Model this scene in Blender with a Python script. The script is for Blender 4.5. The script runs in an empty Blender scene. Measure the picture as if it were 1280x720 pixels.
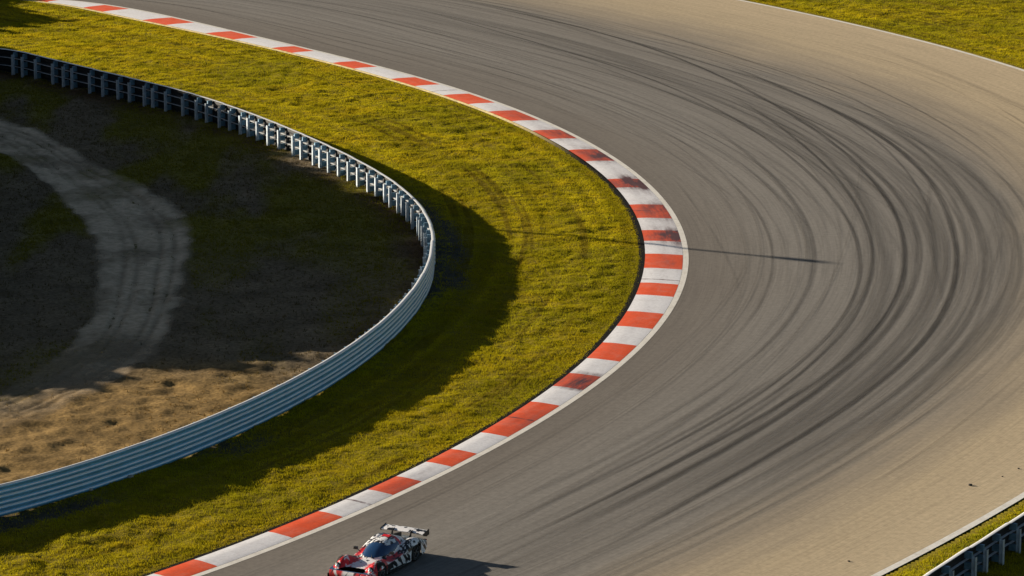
import bpy, math, random
import numpy as np

random.seed(7)
rng = np.random.default_rng(11)
scene = bpy.context.scene
COL = scene.collection

SURVEY = {  # metres on the ground, x to the right, y away from the camera
  'kerb_grass_edge': [(-39.01, 306.76), (-34.24, 301.54), (-28.97, 296.09), (-23.17, 289.5), (-19.17, 284.27), (-17.56, 282.45), (-12.49, 275.39), (-8.53, 269.31), (-4.71, 262.39), (-1.63, 256.39), (1.32, 249.65), (3.61, 243.25), (4.52, 239.5), (5.8, 233.33), (7.05, 225.55), (7.56, 219.15), (7.55, 213.29), (7.23, 207.52), (6.45, 200.9), (5.54, 194.5), (4.59, 190.84), (3.76, 187.47), (2.85, 184.46), (1.99, 181.84), (0.89, 178.92), (-0.38, 175.79), (-1.42, 173.33), (-3.92, 168.06), (-5.23, 165.73), (-6.37, 163.6), (-8.43, 160.08), (-10.34, 157.3), (-13.15, 153.12), (-14.73, 151.11)],
  'track_inner': [(-35.78, 306.76), (-30.54, 302.57), (-24.92, 296.09), (-19.47, 288.93), (-11.72, 277.82), (-5.68, 268.98), (-4.52, 267.18), (-1.66, 262.54), (1.08, 256.09), (3.7, 249.37), (5.53, 243.79), (6.85, 239.24), (8.18, 233.33), (9.42, 227.21), (9.99, 221.39), (10.03, 215.85), (9.84, 210.57), (9.4, 205.53), (8.79, 200.34), (7.85, 194.85), (6.69, 189.99), (5.3, 185.51), (3.76, 181.07), (2.41, 177.86), (0.98, 174.62), (-0.5, 171.63), (-2.35, 167.52), (-3.22, 165.67), (-4.94, 162.83), (-7.41, 158.86), (-8.99, 156.24), (-12.07, 152.0), (-12.66, 151.11)],
  'track_outer_far': [(18.5, 306.76), (23.04, 300.11), (28.18, 291.6), (32.92, 282.63), (36.96, 273.67)],
  'track_outer_near': [(22.53, 162.58), (21.38, 160.7), (19.42, 157.54), (17.29, 154.26), (15.15, 151.0)],
  'rail_top': [(-36.8, 272.81), (-33.57, 269.81), (-30.25, 265.54), (-25.43, 260.07), (-22.48, 256.37), (-19.13, 251.31), (-16.87, 247.65), (-14.0, 242.13), (-11.84, 237.61), (-9.1, 231.8), (-7.75, 228.14), (-6.41, 223.39), (-5.07, 216.57), (-4.41, 211.12), (-4.27, 208.59), (-4.41, 204.5), (-4.98, 199.03), (-5.67, 194.92), (-7.83, 185.39), (-8.63, 182.69), (-11.62, 175.97), (-13.76, 171.27), (-16.96, 166.11), (-20.07, 162.02), (-22.12, 159.72)],
  'far_side_rail_top': [(16.4, 146.93), (18.47, 150.22), (20.27, 153.41), (21.65, 156.06)],
  'red_from': [(-40.13, 308.04), (-34.52, 301.74), (-28.91, 296.09), (-23.18, 289.69), (-17.82, 282.81), (-13.05, 276.08), (-8.59, 269.31), (-4.83, 262.54), (-1.63, 256.39), (1.32, 249.65), (3.86, 242.71), (5.79, 233.07), (7.05, 225.55), (7.58, 218.26), (7.5, 211.71), (6.95, 204.55), (6.15, 197.93), (4.59, 190.84), (2.85, 184.46), (0.89, 178.92), (-2.87, 170.38), (-5.13, 165.8), (-8.43, 160.08), (-13.15, 153.12)],
  'red_to': [(-37.2, 305.07), (-32.36, 299.9), (-26.77, 293.73), (-20.85, 286.86), (-15.98, 280.65), (-11.26, 273.67), (-6.75, 266.37), (-3.02, 259.43), (0.11, 252.83), (2.46, 246.55), (4.67, 238.97), (6.18, 230.6), (7.41, 221.62), (7.62, 215.42), (7.3, 208.33), (6.6, 201.66), (5.59, 194.5), (3.83, 187.64), (2.03, 181.92), (-1.42, 173.33), (-3.92, 168.06), (-6.37, 163.6), (-10.34, 157.3), (-14.73, 151.11)],
  'path_right': [(-38.02, 256.69), (-34.45, 254.31), (-30.8, 248.52), (-27.42, 241.63), (-24.29, 234.84), (-21.33, 227.93), (-19.1, 222.08), (-18.4, 218.04), (-18.13, 211.82), (-17.74, 199.78), (-17.81, 190.84), (-18.84, 185.34), (-21.17, 178.77), (-23.87, 172.9), (-25.71, 170.1)],
  'path_left': [(-36.38, 245.16), (-32.87, 242.17), (-30.71, 237.15), (-28.85, 232.08), (-26.97, 227.21), (-25.25, 221.62), (-24.11, 215.85), (-23.26, 209.55), (-22.37, 201.85), (-22.18, 196.11), (-22.47, 191.87), (-23.56, 185.83), (-24.93, 181.07), (-25.79, 178.77), (-26.67, 176.82)],
  'mark00': [(-4.27, 307.61), (-1.14, 302.16), (3.12, 296.09), (7.6, 288.74), (12.58, 277.47), (15.87, 267.34), (17.57, 261.29), (20.02, 250.8), (21.01, 244.07), (21.8, 237.15), (22.73, 228.89), (22.78, 219.59), (22.27, 213.08), (21.08, 204.16), (18.98, 194.15), (14.48, 182.0), (10.71, 174.34), (5.16, 164.37), (0.14, 156.0), (-2.65, 152.33)],
  'mark01': [(14.1, 278.52), (16.69, 272.65), (19.35, 265.4), (22.0, 256.69), (23.98, 248.8), (25.29, 240.83), (25.8, 233.07), (25.91, 225.55), (25.52, 216.5), (24.83, 209.55), (23.88, 203.0), (22.39, 196.11), (20.81, 190.16), (18.17, 183.74), (15.09, 175.94), (11.46, 168.87), (7.0, 160.82), (2.97, 153.46), (1.31, 150.78)],
  'mark02': [(-8.93, 303.4), (-5.01, 297.69), (-0.61, 290.26), (2.51, 283.91), (5.98, 277.82), (9.28, 271.31), (12.0, 264.12), (14.58, 255.2), (16.79, 245.16), (18.57, 236.37), (19.43, 228.41), (19.81, 219.82), (19.51, 211.61), (18.47, 202.23), (16.76, 193.97), (13.93, 185.18), (9.89, 176.53), (4.31, 165.93), (-1.37, 157.42)],
  'mark03': [(14.61, 266.05), (17.01, 255.2), (18.86, 245.16), (20.22, 233.83), (20.66, 224.15), (20.51, 215.21), (20.0, 208.12), (18.95, 200.34), (16.97, 193.09), (13.57, 182.94), (8.95, 172.76), (4.26, 163.85)],
  'mark04': [(24.98, 256.69), (27.14, 246.27), (28.57, 233.07), (29.04, 223.69), (28.32, 213.08), (26.91, 203.0), (24.24, 192.57), (20.94, 183.74), (16.54, 174.34), (11.45, 165.41), (6.84, 157.66)],
  'mark05': [(23.82, 255.79), (26.53, 241.9), (27.34, 229.62), (27.27, 218.04), (26.14, 208.12), (24.22, 197.38), (21.92, 189.14), (18.7, 181.07), (14.07, 171.49), (8.39, 161.32)],
  'mark06': [(12.15, 238.45), (14.2, 227.93), (14.87, 218.04), (14.55, 210.99), (13.71, 202.23), (11.92, 193.79), (8.71, 184.22)],
  'mark07': [(13.28, 250.8), (15.52, 239.76), (16.6, 229.62), (17.24, 218.7), (17.02, 210.99), (16.0, 202.23), (13.66, 193.09), (9.35, 181.07), (3.66, 169.42)],
  'mark08': [(17.54, 263.49), (21.2, 245.72), (23.28, 231.58), (23.57, 221.39), (22.89, 212.03), (21.64, 203.19), (19.41, 193.44), (15.29, 182.31), (10.81, 172.76), (4.91, 162.07), (0.0, 154.15)],
  'mark09': [(7.52, 297.69), (14.34, 283.54), (19.99, 271.31), (24.14, 259.43), (25.62, 253.72), (26.72, 246.27)],
  'mark10': [(21.12, 278.17), (23.94, 271.31), (26.71, 260.98), (29.19, 249.65), (30.93, 236.89)],
  'mark11': [(32.81, 260.36), (34.22, 252.54), (35.48, 242.44)],
  'mark12': [(-11.56, 305.49), (-5.02, 298.49), (2.43, 288.36), (7.09, 280.3), (11.44, 270.97), (14.41, 262.23)],
  'mark13': [(23.91, 234.59), (24.35, 224.38), (24.07, 213.71), (22.66, 202.62), (20.23, 192.57), (15.46, 179.53), (9.44, 168.06), (4.15, 159.35)],
  'mark14': [(22.17, 262.23), (24.96, 250.8), (26.45, 239.76), (26.74, 224.38), (25.83, 211.61), (24.29, 201.66)],
  'mark15': [(21.75, 195.21), (19.29, 187.14), (15.74, 178.32), (11.34, 169.42), (7.39, 162.58), (4.09, 156.94)],
  'mark16': [(14.49, 187.47), (9.93, 177.27), (5.08, 168.06), (0.69, 160.33), (-2.69, 155.07)],
  'mark17': [(11.88, 184.22), (7.55, 175.06), (2.15, 165.41), (-2.74, 157.9)],
  'mark18': [(18.42, 190.84), (13.86, 178.77), (9.15, 169.42), (3.45, 159.35), (-0.67, 153.01)],
  'mark19': [(25.17, 189.14), (20.79, 178.77), (16.16, 170.1), (11.2, 161.57), (7.04, 154.38)],
  'mark20': [(24.95, 184.22), (21.13, 175.06), (17.8, 168.06), (13.95, 160.95)],
  'mark21': [(16.24, 189.14), (12.32, 178.77), (8.08, 169.97), (2.78, 160.33), (-1.83, 153.24)],
  'mark22': [(19.39, 266.05), (22.56, 253.72), (24.42, 239.76), (24.9, 229.62), (24.44, 218.04), (23.71, 209.55)],
  'bank_shadow': [(-38.27, 303.4), (-35.79, 298.49), (-34.01, 294.91), (-36.95, 292.56), (-39.48, 288.36), (-38.99, 284.64), (-37.64, 278.88), (-30.14, 269.31), (-24.31, 261.29), (-19.94, 254.6), (-17.15, 249.08), (-15.33, 245.16), (-12.15, 238.45), (-9.35, 231.58), (-7.19, 225.32), (-6.16, 219.15), (-6.02, 213.71), (-6.18, 206.52), (-7.2, 197.93), (-9.05, 191.7), (-11.23, 186.65), (-12.32, 184.86), (-15.89, 184.86), (-19.67, 182.94), (-22.33, 178.77), (-24.15, 175.06), (-26.05, 172.48)],
  'pole': [(-35.45, 235.09), (18.14, 209.75)],
  'car': [(-5.56, 152.22)],
  'soil_edge': [(-25.56, 174.34), (-24.34, 176.53), (-22.5, 180.29), (-20.42, 182.63), (-17.57, 185.83), (-15.15, 185.51), (-12.28, 184.22), (-11.39, 182.63)],
  'debris': [(20.4, 164.5), (14.0, 153.01), (22.0, 165.93), (22.89, 167.26)],
  'stones': [(-18.66, 163.6), (-17.09, 165.67)],
  'rail_height': [1.72, 1.7, 1.68, 1.64, 1.6, 1.58, 1.55, 1.52, 1.5, 1.46, 1.44, 1.42, 1.4, 1.4, 1.4, 1.4, 1.4, 1.4, 1.4, 1.4, 1.4, 1.4, 1.4, 1.4, 1.4],
  'mark_width_strength': [(0.42, 0.8), (0.5, 0.85), (0.33, 0.6), (0.3, 0.62), (1.5, 0.38), (0.55, 0.45), (0.3, 0.35), (0.4, 0.38), (0.5, 0.6), (0.3, 0.5), (0.28, 0.4), (0.28, 0.4), (1.9, 0.4), (1.3, 0.42), (0.9, 0.3), (0.8, 0.5), (0.35, 0.45), (0.5, 0.3), (0.5, 0.5), (0.25, 0.25), (0.22, 0.25), (0.25, 0.5), (0.25, 0.5)],
}

SUN_EL = math.radians(14.8)
SHADOW_DIR = np.array([0.906, -0.423])      # the way shadows run over the ground
ACROSS = np.array([0.423, 0.906])
TAN_EL = math.tan(SUN_EL)

# ------------------------------------------------------------------ noise
def _hash(ix, iy, seed):
    h = (ix.astype(np.int64) * 374761393 + iy.astype(np.int64) * 668265263 + seed * 1442695041) & 0xFFFFFFFF
    h = ((h ^ (h >> 13)) * 1274126177) & 0xFFFFFFFF
    h = h ^ (h >> 16)
    return (h & 0xFFFF) / 65535.0

def vnoise(x, y, seed=0):
    x = np.asarray(x, float); y = np.asarray(y, float)
    ix = np.floor(x); iy = np.floor(y)
    fx = x - ix; fy = y - iy
    fx = fx * fx * (3 - 2 * fx); fy = fy * fy * (3 - 2 * fy)
    a = _hash(ix, iy, seed); b = _hash(ix + 1, iy, seed)
    c = _hash(ix, iy + 1, seed); d = _hash(ix + 1, iy + 1, seed)
    return (a * (1 - fx) + b * fx) * (1 - fy) + (c * (1 - fx) + d * fx) * fy

def fbm(x, y, seed=0, octaves=4):
    t = 0; amp = .5; tot = 0
    for k in range(octaves):
        t = t + amp * vnoise(x * 2 ** k + 17.3 * k, y * 2 ** k - 9.1 * k, seed + k); tot += amp; amp *= .5
    return t / tot

def sstep(a, b, x):
    t = np.clip((np.asarray(x, float) - a) / (b - a), 0, 1)
    return t * t * (3 - 2 * t)

# ------------------------------------------------------------------ curves
def smooth_curve(pts, deg, ds, ext0=0.0, ext1=0.0):
    """Least-squares polynomial through surveyed points, evenly resampled, straight run-outs at both ends."""
    p = np.array(pts, float)
    s = np.r_[0, np.cumsum(np.hypot(*np.diff(p, axis=0).T))]
    u = s / s[-1] * 2 - 1
    cx = np.polynomial.chebyshev.Chebyshev.fit(u, p[:, 0], deg)
    cy = np.polynomial.chebyshev.Chebyshev.fit(u, p[:, 1], deg)
    uu = np.linspace(-1, 1, 1500)
    q = np.c_[cx(uu), cy(uu)]
    t0 = q[0] - q[12]; t0 /= np.hypot(*t0); t1 = q[-1] - q[-13]; t1 /= np.hypot(*t1)
    if ext0: q = np.vstack([q[0] + t0 * ext0, q])
    if ext1: q = np.vstack([q, q[-1] + t1 * ext1])
    return resample(q, ds)

def resample(q, ds):
    s = np.r_[0, np.cumsum(np.hypot(*np.diff(q, axis=0).T))]
    n = max(2, int(round(s[-1] / ds)) + 1)
    ss = np.linspace(0, s[-1], n)
    return np.c_[np.interp(ss, s, q[:, 0]), np.interp(ss, s, q[:, 1])]

def arclen(q):
    return np.r_[0, np.cumsum(np.hypot(*np.diff(q, axis=0).T))]

def normals(q):
    t = np.gradient(q, axis=0); t /= np.hypot(t[:, 0], t[:, 1])[:, None]
    return np.c_[t[:, 1], -t[:, 0]]            # right hand side of the direction of travel

def nearest(q, pts):
    pts = np.atleast_2d(pts)
    d = ((pts[:, None, :] - q[None]) ** 2).sum(2)
    i = d.argmin(1)
    return i, np.sqrt(d[np.arange(len(pts)), i])

def inside(poly, x, y):
    r = np.zeros(x.shape, bool)
    px, py = poly[:, 0], poly[:, 1]
    j = len(poly) - 1
    for i in range(len(poly)):
        if py[i] != py[j]:
            c = ((py[i] > y) != (py[j] > y)) & (x < (px[j] - px[i]) * (y - py[i]) / (py[j] - py[i]) + px[i])
            r ^= c
        j = i
    return r

def dist_to(q, x, y, step=1):
    """distance from many points to a polyline's vertices, in chunks"""
    q = q[::step]; out = np.empty(x.size); xf = x.ravel(); yf = y.ravel()
    for k in range(0, x.size, 40000):
        d = (xf[k:k + 40000, None] - q[None, :, 0]) ** 2 + (yf[k:k + 40000, None] - q[None, :, 1]) ** 2
        out[k:k + 40000] = np.sqrt(d.min(1))
    return out.reshape(x.shape)

# ------------------------------------------------------------------ objects
def mesh_object(name, verts, faces, mats, parent=None, smooth=False, colors=None, uv=None, mat_index=None):
    me = bpy.data.meshes.new(name)
    verts = np.asarray(verts, np.float32)
    if isinstance(faces, np.ndarray):
        n, k = faces.shape
        me.vertices.add(len(verts)); me.vertices.foreach_set('co', verts.ravel())
        me.loops.add(n * k); me.loops.foreach_set('vertex_index', faces.astype(np.int32).ravel())
        me.polygons.add(n); me.polygons.foreach_set('loop_start', np.arange(0, n * k, k, dtype=np.int32))
        me.update(calc_edges=True)
    else:
        me.from_pydata([tuple(v) for v in verts], [], faces)
        me.update()
    if smooth:
        me.polygons.foreach_set('use_smooth', np.ones(len(me.polygons), bool))
    if colors is not None:
        ca = me.color_attributes.new('tint', 'FLOAT_COLOR', 'POINT')
        c = np.ones((len(verts), 4), np.float32); c[:, :colors.shape[1]] = colors
        ca.data.foreach_set('color', c.ravel())
    if uv is not None:
        lay = me.uv_layers.new(name='UVMap')
        vi = np.empty(len(me.loops), np.int32); me.loops.foreach_get('vertex_index', vi)
        lay.data.foreach_set('uv', np.asarray(uv, np.float32)[vi].ravel())
    for m in (mats if isinstance(mats, (list, tuple)) else [mats]):
        me.materials.append(m)
    if mat_index is not None:
        me.polygons.foreach_set('material_index', np.asarray(mat_index, np.int32))
    me.update()
    o = bpy.data.objects.new(name, me); COL.objects.link(o)
    if parent: o.parent = parent
    return o

def empty(name, loc=(0, 0, 0), rz=0.0):
    o = bpy.data.objects.new(name, None); COL.objects.link(o)
    o.location = loc; o.rotation_euler = (0, 0, rz); o.empty_display_size = .3
    return o

def tag(o, label=None, cat=None, group=None, kind=None):
    if label: o['label'] = label
    if cat: o['category'] = cat
    if group: o['group'] = group
    if kind: o['kind'] = kind
    return o

def grid_faces(nu, nv):
    i = np.arange(nu - 1)[:, None] * nv + np.arange(nv - 1)[None]
    i = i.ravel()
    return np.c_[i, i + 1, i + nv + 1, i + nv]

class Shape:
    """collects simple solids into one mesh"""
    def __init__(self): self.v = []; self.f = []
    def add(self, v, f):
        b = len(self.v); self.v += [tuple(p) for p in v]; self.f += [tuple(i + b for i in q) for q in f]
    def box(self, c, d, ux=(1, 0), taper=1.0):
        x, y = ux; cx, cy, cz = c; a, b, h = d[0] / 2, d[1] / 2, d[2] / 2
        v = []
        for sz, k in ((-1, 1), (1, taper)):
            for sx, sy in ((-1, -1), (1, -1), (1, 1), (-1, 1)):
                px, py = sx * a * k, sy * b * k
                v.append((cx + px * x - py * y, cy + px * y + py * x, cz + sz * h))
        self.add(v, [(3, 2, 1, 0), (4, 5, 6, 7), (0, 1, 5, 4), (1, 2, 6, 5), (2, 3, 7, 6), (3, 0, 4, 7)])
    def tube(self, p, q, r0, r1=None, n=12):
        p = np.array(p, float); q = np.array(q, float); r1 = r0 if r1 is None else r1
        d = (q - p) / np.linalg.norm(q - p); a = np.array([0, 0, 1.]) if abs(d[2]) < .9 else np.array([1., 0, 0])
        e = np.cross(d, a); e /= np.linalg.norm(e); g = np.cross(d, e)
        v = []
        for c, r in ((p, r0), (q, r1)):
            for k in range(n):
                t = 2 * math.pi * k / n
                v.append(c + e * math.cos(t) * r + g * math.sin(t) * r)
        f = [(k, (k + 1) % n, n + (k + 1) % n, n + k) for k in range(n)] + [tuple(range(n))[::-1], tuple(range(n, 2 * n))]
        self.add(v, f)
    def lathe(self, prof, n=32, axis='y'):
        m = len(prof); v = []
        for k in range(n):
            t = 2 * math.pi * k / n
            for r, h in prof:
                v.append((r * math.cos(t), h, r * math.sin(t)))
        f = []
        for k in range(n):
            k2 = (k + 1) % n
            for j in range(m - 1):
                f.append((k * m + j, k * m + j + 1, k2 * m + j + 1, k2 * m + j))
        self.add(v, f)
    def prism(self, outline, y0, y1):
        n = len(outline)
        v = [(x, y0, z) for x, z in outline] + [(x, y1, z) for x, z in outline]
        f = [(k, (k + 1) % n, n + (k + 1) % n, n + k) for k in range(n)] + [tuple(range(n))[::-1], tuple(range(n, 2 * n))]
        self.add(v, f)
    def build(self, name, mat, parent=None, smooth=False):
        return mesh_object(name, self.v, self.f, mat, parent, smooth)

# ------------------------------------------------------------------ materials
class Mat:
    def __init__(self, name):
        self.m = bpy.data.materials.new(name); self.m.use_nodes = True
        self.t = self.m.node_tree; self.t.nodes.clear()
        self.out = self.t.nodes.new('ShaderNodeOutputMaterial')
    def n(self, kind, **kw):
        nd = self.t.nodes.new('ShaderNode' + kind)
        for k, v in kw.items():
            if k.startswith('i_'): nd.inputs[k[2:].replace('_', ' ')].default_value = v
            else: setattr(nd, k, v)
        return nd
    def l(self, a, b): self.t.links.new(a, b)
    def math(self, op, a, b=None, c=None, clamp=False):
        nd = self.n('Math', operation=op, use_clamp=clamp)
        for i, x in enumerate((a, b, c)):
            if x is None: continue
            if isinstance(x, (int, float)): nd.inputs[i].default_value = x
            else: self.l(x, nd.inputs[i])
        return nd.outputs[0]
    def mix(self, fac, a, b, mode='MIX'):
        nd = self.n('Mix', data_type='RGBA', blend_type=mode)
        for s, x in ((nd.inputs[0], fac), (nd.inputs[6], a), (nd.inputs[7], b)):
            if isinstance(x, (int, float)): s.default_value = x
            elif isinstance(x, tuple): s.default_value = (*x, 1) if len(x) == 3 else x
            else: self.l(x, s)
        return nd.outputs[2]
    def ramp(self, fac, stops, interp='LINEAR'):
        nd = self.n('ValToRGB'); r = nd.color_ramp; r.interpolation = interp
        while len(r.elements) < len(stops): r.elements.new(.5)
        for e, (p, c) in zip(r.elements, stops):
            e.position = p; e.color = (*c, 1) if isinstance(c, tuple) else (c, c, c, 1)
        self.l(fac, nd.inputs[0]); return nd.outputs[0]
    def noise(self, vec, scale, detail=4, rough=.55, dist=0.0):
        nd = self.n('TexNoise'); nd.inputs['Scale'].default_value = scale; nd.inputs['Detail'].default_value = detail
        nd.inputs['Roughness'].default_value = rough; nd.inputs['Distortion'].default_value = dist
        if vec is not None: self.l(vec, nd.inputs['Vector'])
        return nd.outputs['Fac']
    def scalevec(self, vec, s):
        nd = self.n('Mapping'); self.l(vec, nd.inputs['Vector']); nd.inputs['Scale'].default_value = s
        return nd.outputs[0]
    def bsdf(self, color=None, rough=.8, metal=0.0, spec=.5, **kw):
        nd = self.n('BsdfPrincipled')
        if color is not None:
            if isinstance(color, tuple): nd.inputs['Base Color'].default_value = (*color, 1)
            else: self.l(color, nd.inputs['Base Color'])
        if isinstance(rough, (int, float)): nd.inputs['Roughness'].default_value = rough
        else: self.l(rough, nd.inputs['Roughness'])
        nd.inputs['Metallic'].default_value = metal; nd.inputs['Specular IOR Level'].default_value = spec
        for k, v in kw.items(): nd.inputs[k.replace('_', ' ')].default_value = v
        return nd
    def bump(self, h, strength, dist=.02):
        nd = self.n('Bump'); self.l(h, nd.inputs['Height'])
        nd.inputs['Strength'].default_value = strength; nd.inputs['Distance'].default_value = dist
        return nd.outputs[0]
    def done(self, sh):
        self.l(sh, self.out.inputs['Surface']); return self.m

def simple(name, color, rough=.6, metal=0.0, noise_amt=.15, scale=6.0, spec=.5, **kw):
    M = Mat(name); co = M.n('TexCoord').outputs['Object']
    f = M.noise(co, scale)
    dark = tuple(c * (1 - noise_amt) for c in color); lite = tuple(min(1, c * (1 + noise_amt)) for c in color)
    c = M.ramp(f, [(.3, dark), (.7, lite)])
    return M.done(M.bsdf(c, rough, metal, spec, **kw).outputs[0])

def ground_material():
    M = Mat('ground_soil_and_turf'); co = M.n('TexCoord').outputs['Object']
    at = M.n('Attribute', attribute_name='tint').outputs['Color']
    n1 = M.noise(co, 5.0, 5, .65); n2 = M.noise(co, .35, 3)
    c = M.mix(1.0, at, M.ramp(n1, [(.3, .45), (.7, 1.35)]), 'MULTIPLY')
    c = M.mix(1.0, c, M.ramp(n2, [(.3, .8), (.7, 1.15)]), 'MULTIPLY')
    b = M.bsdf(c, .95, 0, .1); M.l(M.bump(n1, .6, .06), b.inputs['Normal'])
    return M.done(b.outputs[0])

def grass_material(name, trans=.35):
    M = Mat(name)
    at = M.n('Attribute', attribute_name='tint').outputs['Color']
    d = M.n('BsdfDiffuse'); M.l(at, d.inputs['Color'])
    t = M.n('BsdfTranslucent'); M.l(at, t.inputs['Color'])
    mx = M.n('MixShader'); mx.inputs[0].default_value = trans
    M.l(d.outputs[0], mx.inputs[1]); M.l(t.outputs[0], mx.inputs[2])
    return M.done(mx.outputs[0])

ASPHALT_GAIN = 1.22
def asphalt_material():
    M = Mat('worn_asphalt'); tc = M.n('TexCoord'); uv = tc.outputs['UV']; co = tc.outputs['Object']
    sep = M.n('SeparateXYZ'); M.l(uv, sep.inputs[0]); v = sep.outputs[1]
    big = M.noise(co, .06, 3)
    s1 = M.noise(M.scalevec(uv, (.022, 26, 1)), 1.0, 3, .6, .3)
    s2 = M.noise(M.scalevec(uv, (.05, 95, 1)), 1.0, 3, .65, .2)
    s3 = M.noise(M.scalevec(uv, (.16, 330, 1)), 1.0, 2, .6)
    grain = M.noise(co, 3.2, 6, .75)
    vv = M.math('ADD', v, M.math('MULTIPLY', M.math('SUBTRACT', big, .5), .13))
    vv = M.math('ADD', vv, M.math('MULTIPLY', M.math('SUBTRACT', s1, .5), .10))
    g = ASPHALT_GAIN
    k = lambda r, gg, b: (r * g, gg * g, b * g)
    base = M.ramp(vv, [(0, k(.135, .12, .106)), (.05, k(.15, .135, .119)), (.2, k(.179, .168, .154)), (.40, k(.161, .151, .139)),
                       (.56, k(.180, .167, .15)), (.66, k(.25, .212, .162)), (.8, k(.38, .307, .205)), (1, k(.43, .345, .228))])
    # streaks are strongest on the rubbered line
    band = M.ramp(v, [(.06, .3), (.28, .75), (.5, 1.0), (.62, .9), (.74, .4), (1, .2)])
    st = M.ramp(s1, [(.28, .86), (.55, 1.0), (.75, 1.06)])
    st2 = M.ramp(s2, [(.26, .80), (.5, 1.0), (.75, 1.09)])
    st3 = M.ramp(s3, [(.25, .78), (.5, 1.0), (.75, 1.12)])
    c = M.mix(band, base, M.mix(1.0, base, st, 'MULTIPLY'))
    c = M.mix(band, c, M.mix(1.0, c, st2, 'MULTIPLY'))
    c = M.mix(.8, c, M.mix(1.0, c, st3, 'MULTIPLY'))
    c = M.mix(1.0, c, M.ramp(grain, [(.3, .8), (.7, 1.17)]), 'MULTIPLY')
    b = M.bsdf(c, .92, 0, .25); M.l(M.bump(grain, .35, .02), b.inputs['Normal'])
    return M.done(b.outputs[0])

def mark_material():
    M = Mat('tyre_rubber_marks'); tc = M.n('TexCoord'); uv = tc.outputs['UV']
    at = M.n('Attribute', attribute_name='tint'); al = M.n('SeparateColor'); M.l(at.outputs['Color'], al.inputs[0])
    sep = M.n('SeparateXYZ'); M.l(uv, sep.inputs[0])
    t = M.math('ABSOLUTE', M.math('SUBTRACT', sep.outputs[1], .5))
    edge = M.ramp(t, [(.12, 1.0), (.5, 0.0)], 'EASE')
    n = M.noise(M.scalevec(uv, (.06, 4, 1)), 1.0, 4, .6)
    n2 = M.noise(M.scalevec(uv, (.3, 1.5, 1)), 1.0, 4, .7)
    a = M.math('MULTIPLY', edge, al.outputs[0])
    a = M.math('MULTIPLY', a, M.ramp(n, [(.3, .35), (.65, 1.1)]))
    a = M.math('MULTIPLY', a, M.ramp(n2, [(.25, .6), (.6, 1.0)]), clamp=True)
    b = M.bsdf((.05, .046, .043), .75, 0, .3)
    tr = M.n('BsdfTransparent'); mx = M.n('MixShader')
    M.l(a, mx.inputs[0]); M.l(tr.outputs[0], mx.inputs[1]); M.l(b.outputs[0], mx.inputs[2])
    return M.done(mx.outputs[0])

def paint_material(name, color, wear, wear_amt=.5):
    M = Mat(name); tc = M.n('TexCoord'); co = tc.outputs['Object']; uv = tc.outputs['UV']
    n1 = M.noise(co, .9, 5, .65); n2 = M.noise(M.scalevec(uv, (.35, 3.5, 1)), 1.0, 5, .7); n3 = M.noise(co, 7, 4, .7)
    f = M.math('MULTIPLY', M.ramp(n1, [(.42, 0.0), (.7, 1.0)]), wear_amt)
    c = M.mix(f, color, wear)
    c = M.mix(M.ramp(n2, [(.55, 0.0), (.72, wear_amt)]), c, wear)
    # tyre scuffs towards the track side, where v is small
    sep = M.n('SeparateXYZ'); M.l(uv, sep.inputs[0])
    at = M.n('Attribute', attribute_name='tint'); sc = M.n('SeparateColor'); M.l(at.outputs['Color'], sc.inputs[0])
    scuff = M.math('MULTIPLY', sc.outputs[0], M.ramp(n2, [(.35, .25), (.6, 1.0)]), clamp=True)
    c = M.mix(scuff, c, (.11, .045, .055))
    c = M.mix(1.0, c, M.ramp(n3, [(.3, .86), (.7, 1.08)]), 'MULTIPLY')
    c = M.mix(M.ramp(n1, [(.3, .16), (.5, .0)]), c, (.25, .2, .16))
    return M.done(M.bsdf(c, .7, 0, .3).outputs[0])

def steel_material(name, color, rough):
    M = Mat(name); tc = M.n('TexCoord'); co = tc.outputs['Object']
    n1 = M.noise(co, 1.3, 4, .6); n2 = M.noise(co, 14, 3, .6)
    c = M.mix(1.0, M.ramp(n1, [(.3, tuple(x * .78 for x in color)), (.7, color)]), M.ramp(n2, [(.3, .85), (.7, 1.05)]), 'MULTIPLY')
    r = M.math('ADD', M.math('MULTIPLY', n1, .2), rough - .1)
    return M.done(M.bsdf(c, r, .3, .6).outputs[0])

def tinted(name, rough, coat=0.0, spec=.5, noise=.12):
    M = Mat(name); co = M.n('TexCoord').outputs['Object']
    at = M.n('Attribute', attribute_name='tint').outputs['Color']
    c = M.mix(1.0, at, M.ramp(M.noise(co, 9, 3), [(.3, 1 - noise), (.7, 1 + noise * .3)]), 'MULTIPLY')
    return M.done(M.bsdf(c, rough, 0, spec, Coat_Weight=coat, Coat_Roughness=.08).outputs[0])

MAT_GROUND = ground_material()
MAT_GRASS = grass_material('mown_turf_blades')
MAT_DRY = grass_material('dry_straw_blades', .2)
MAT_ASPHALT = asphalt_material()
MAT_MARK = mark_material()
MAT_RED = paint_material('kerb_red_paint', (.95, .10, .016), (.72, .32, .25), .35)
MAT_WHITE = paint_material('kerb_white_paint', (.95, .95, .99), (.66, .63, .64), .5)
MAT_LINE = paint_material('line_white_paint', (.84, .82, .77), (.5, .46, .4), .6)
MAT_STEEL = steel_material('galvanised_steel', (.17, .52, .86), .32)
MAT_RIDGE = simple('painted_highlight_zinc', (.95, .97, .98), .4, .1, .06, 3)  # near-white that paints the reflection highlights onto the beams
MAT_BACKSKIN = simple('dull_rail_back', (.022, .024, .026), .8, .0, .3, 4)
MAT_BLOCK = simple('spacer_block_dark', (.20, .36, .50), .5, .3, .3, 5)
MAT_POST = simple('weathered_post_zinc', (.60, .69, .78), .5, .2, .22, 5)

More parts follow.
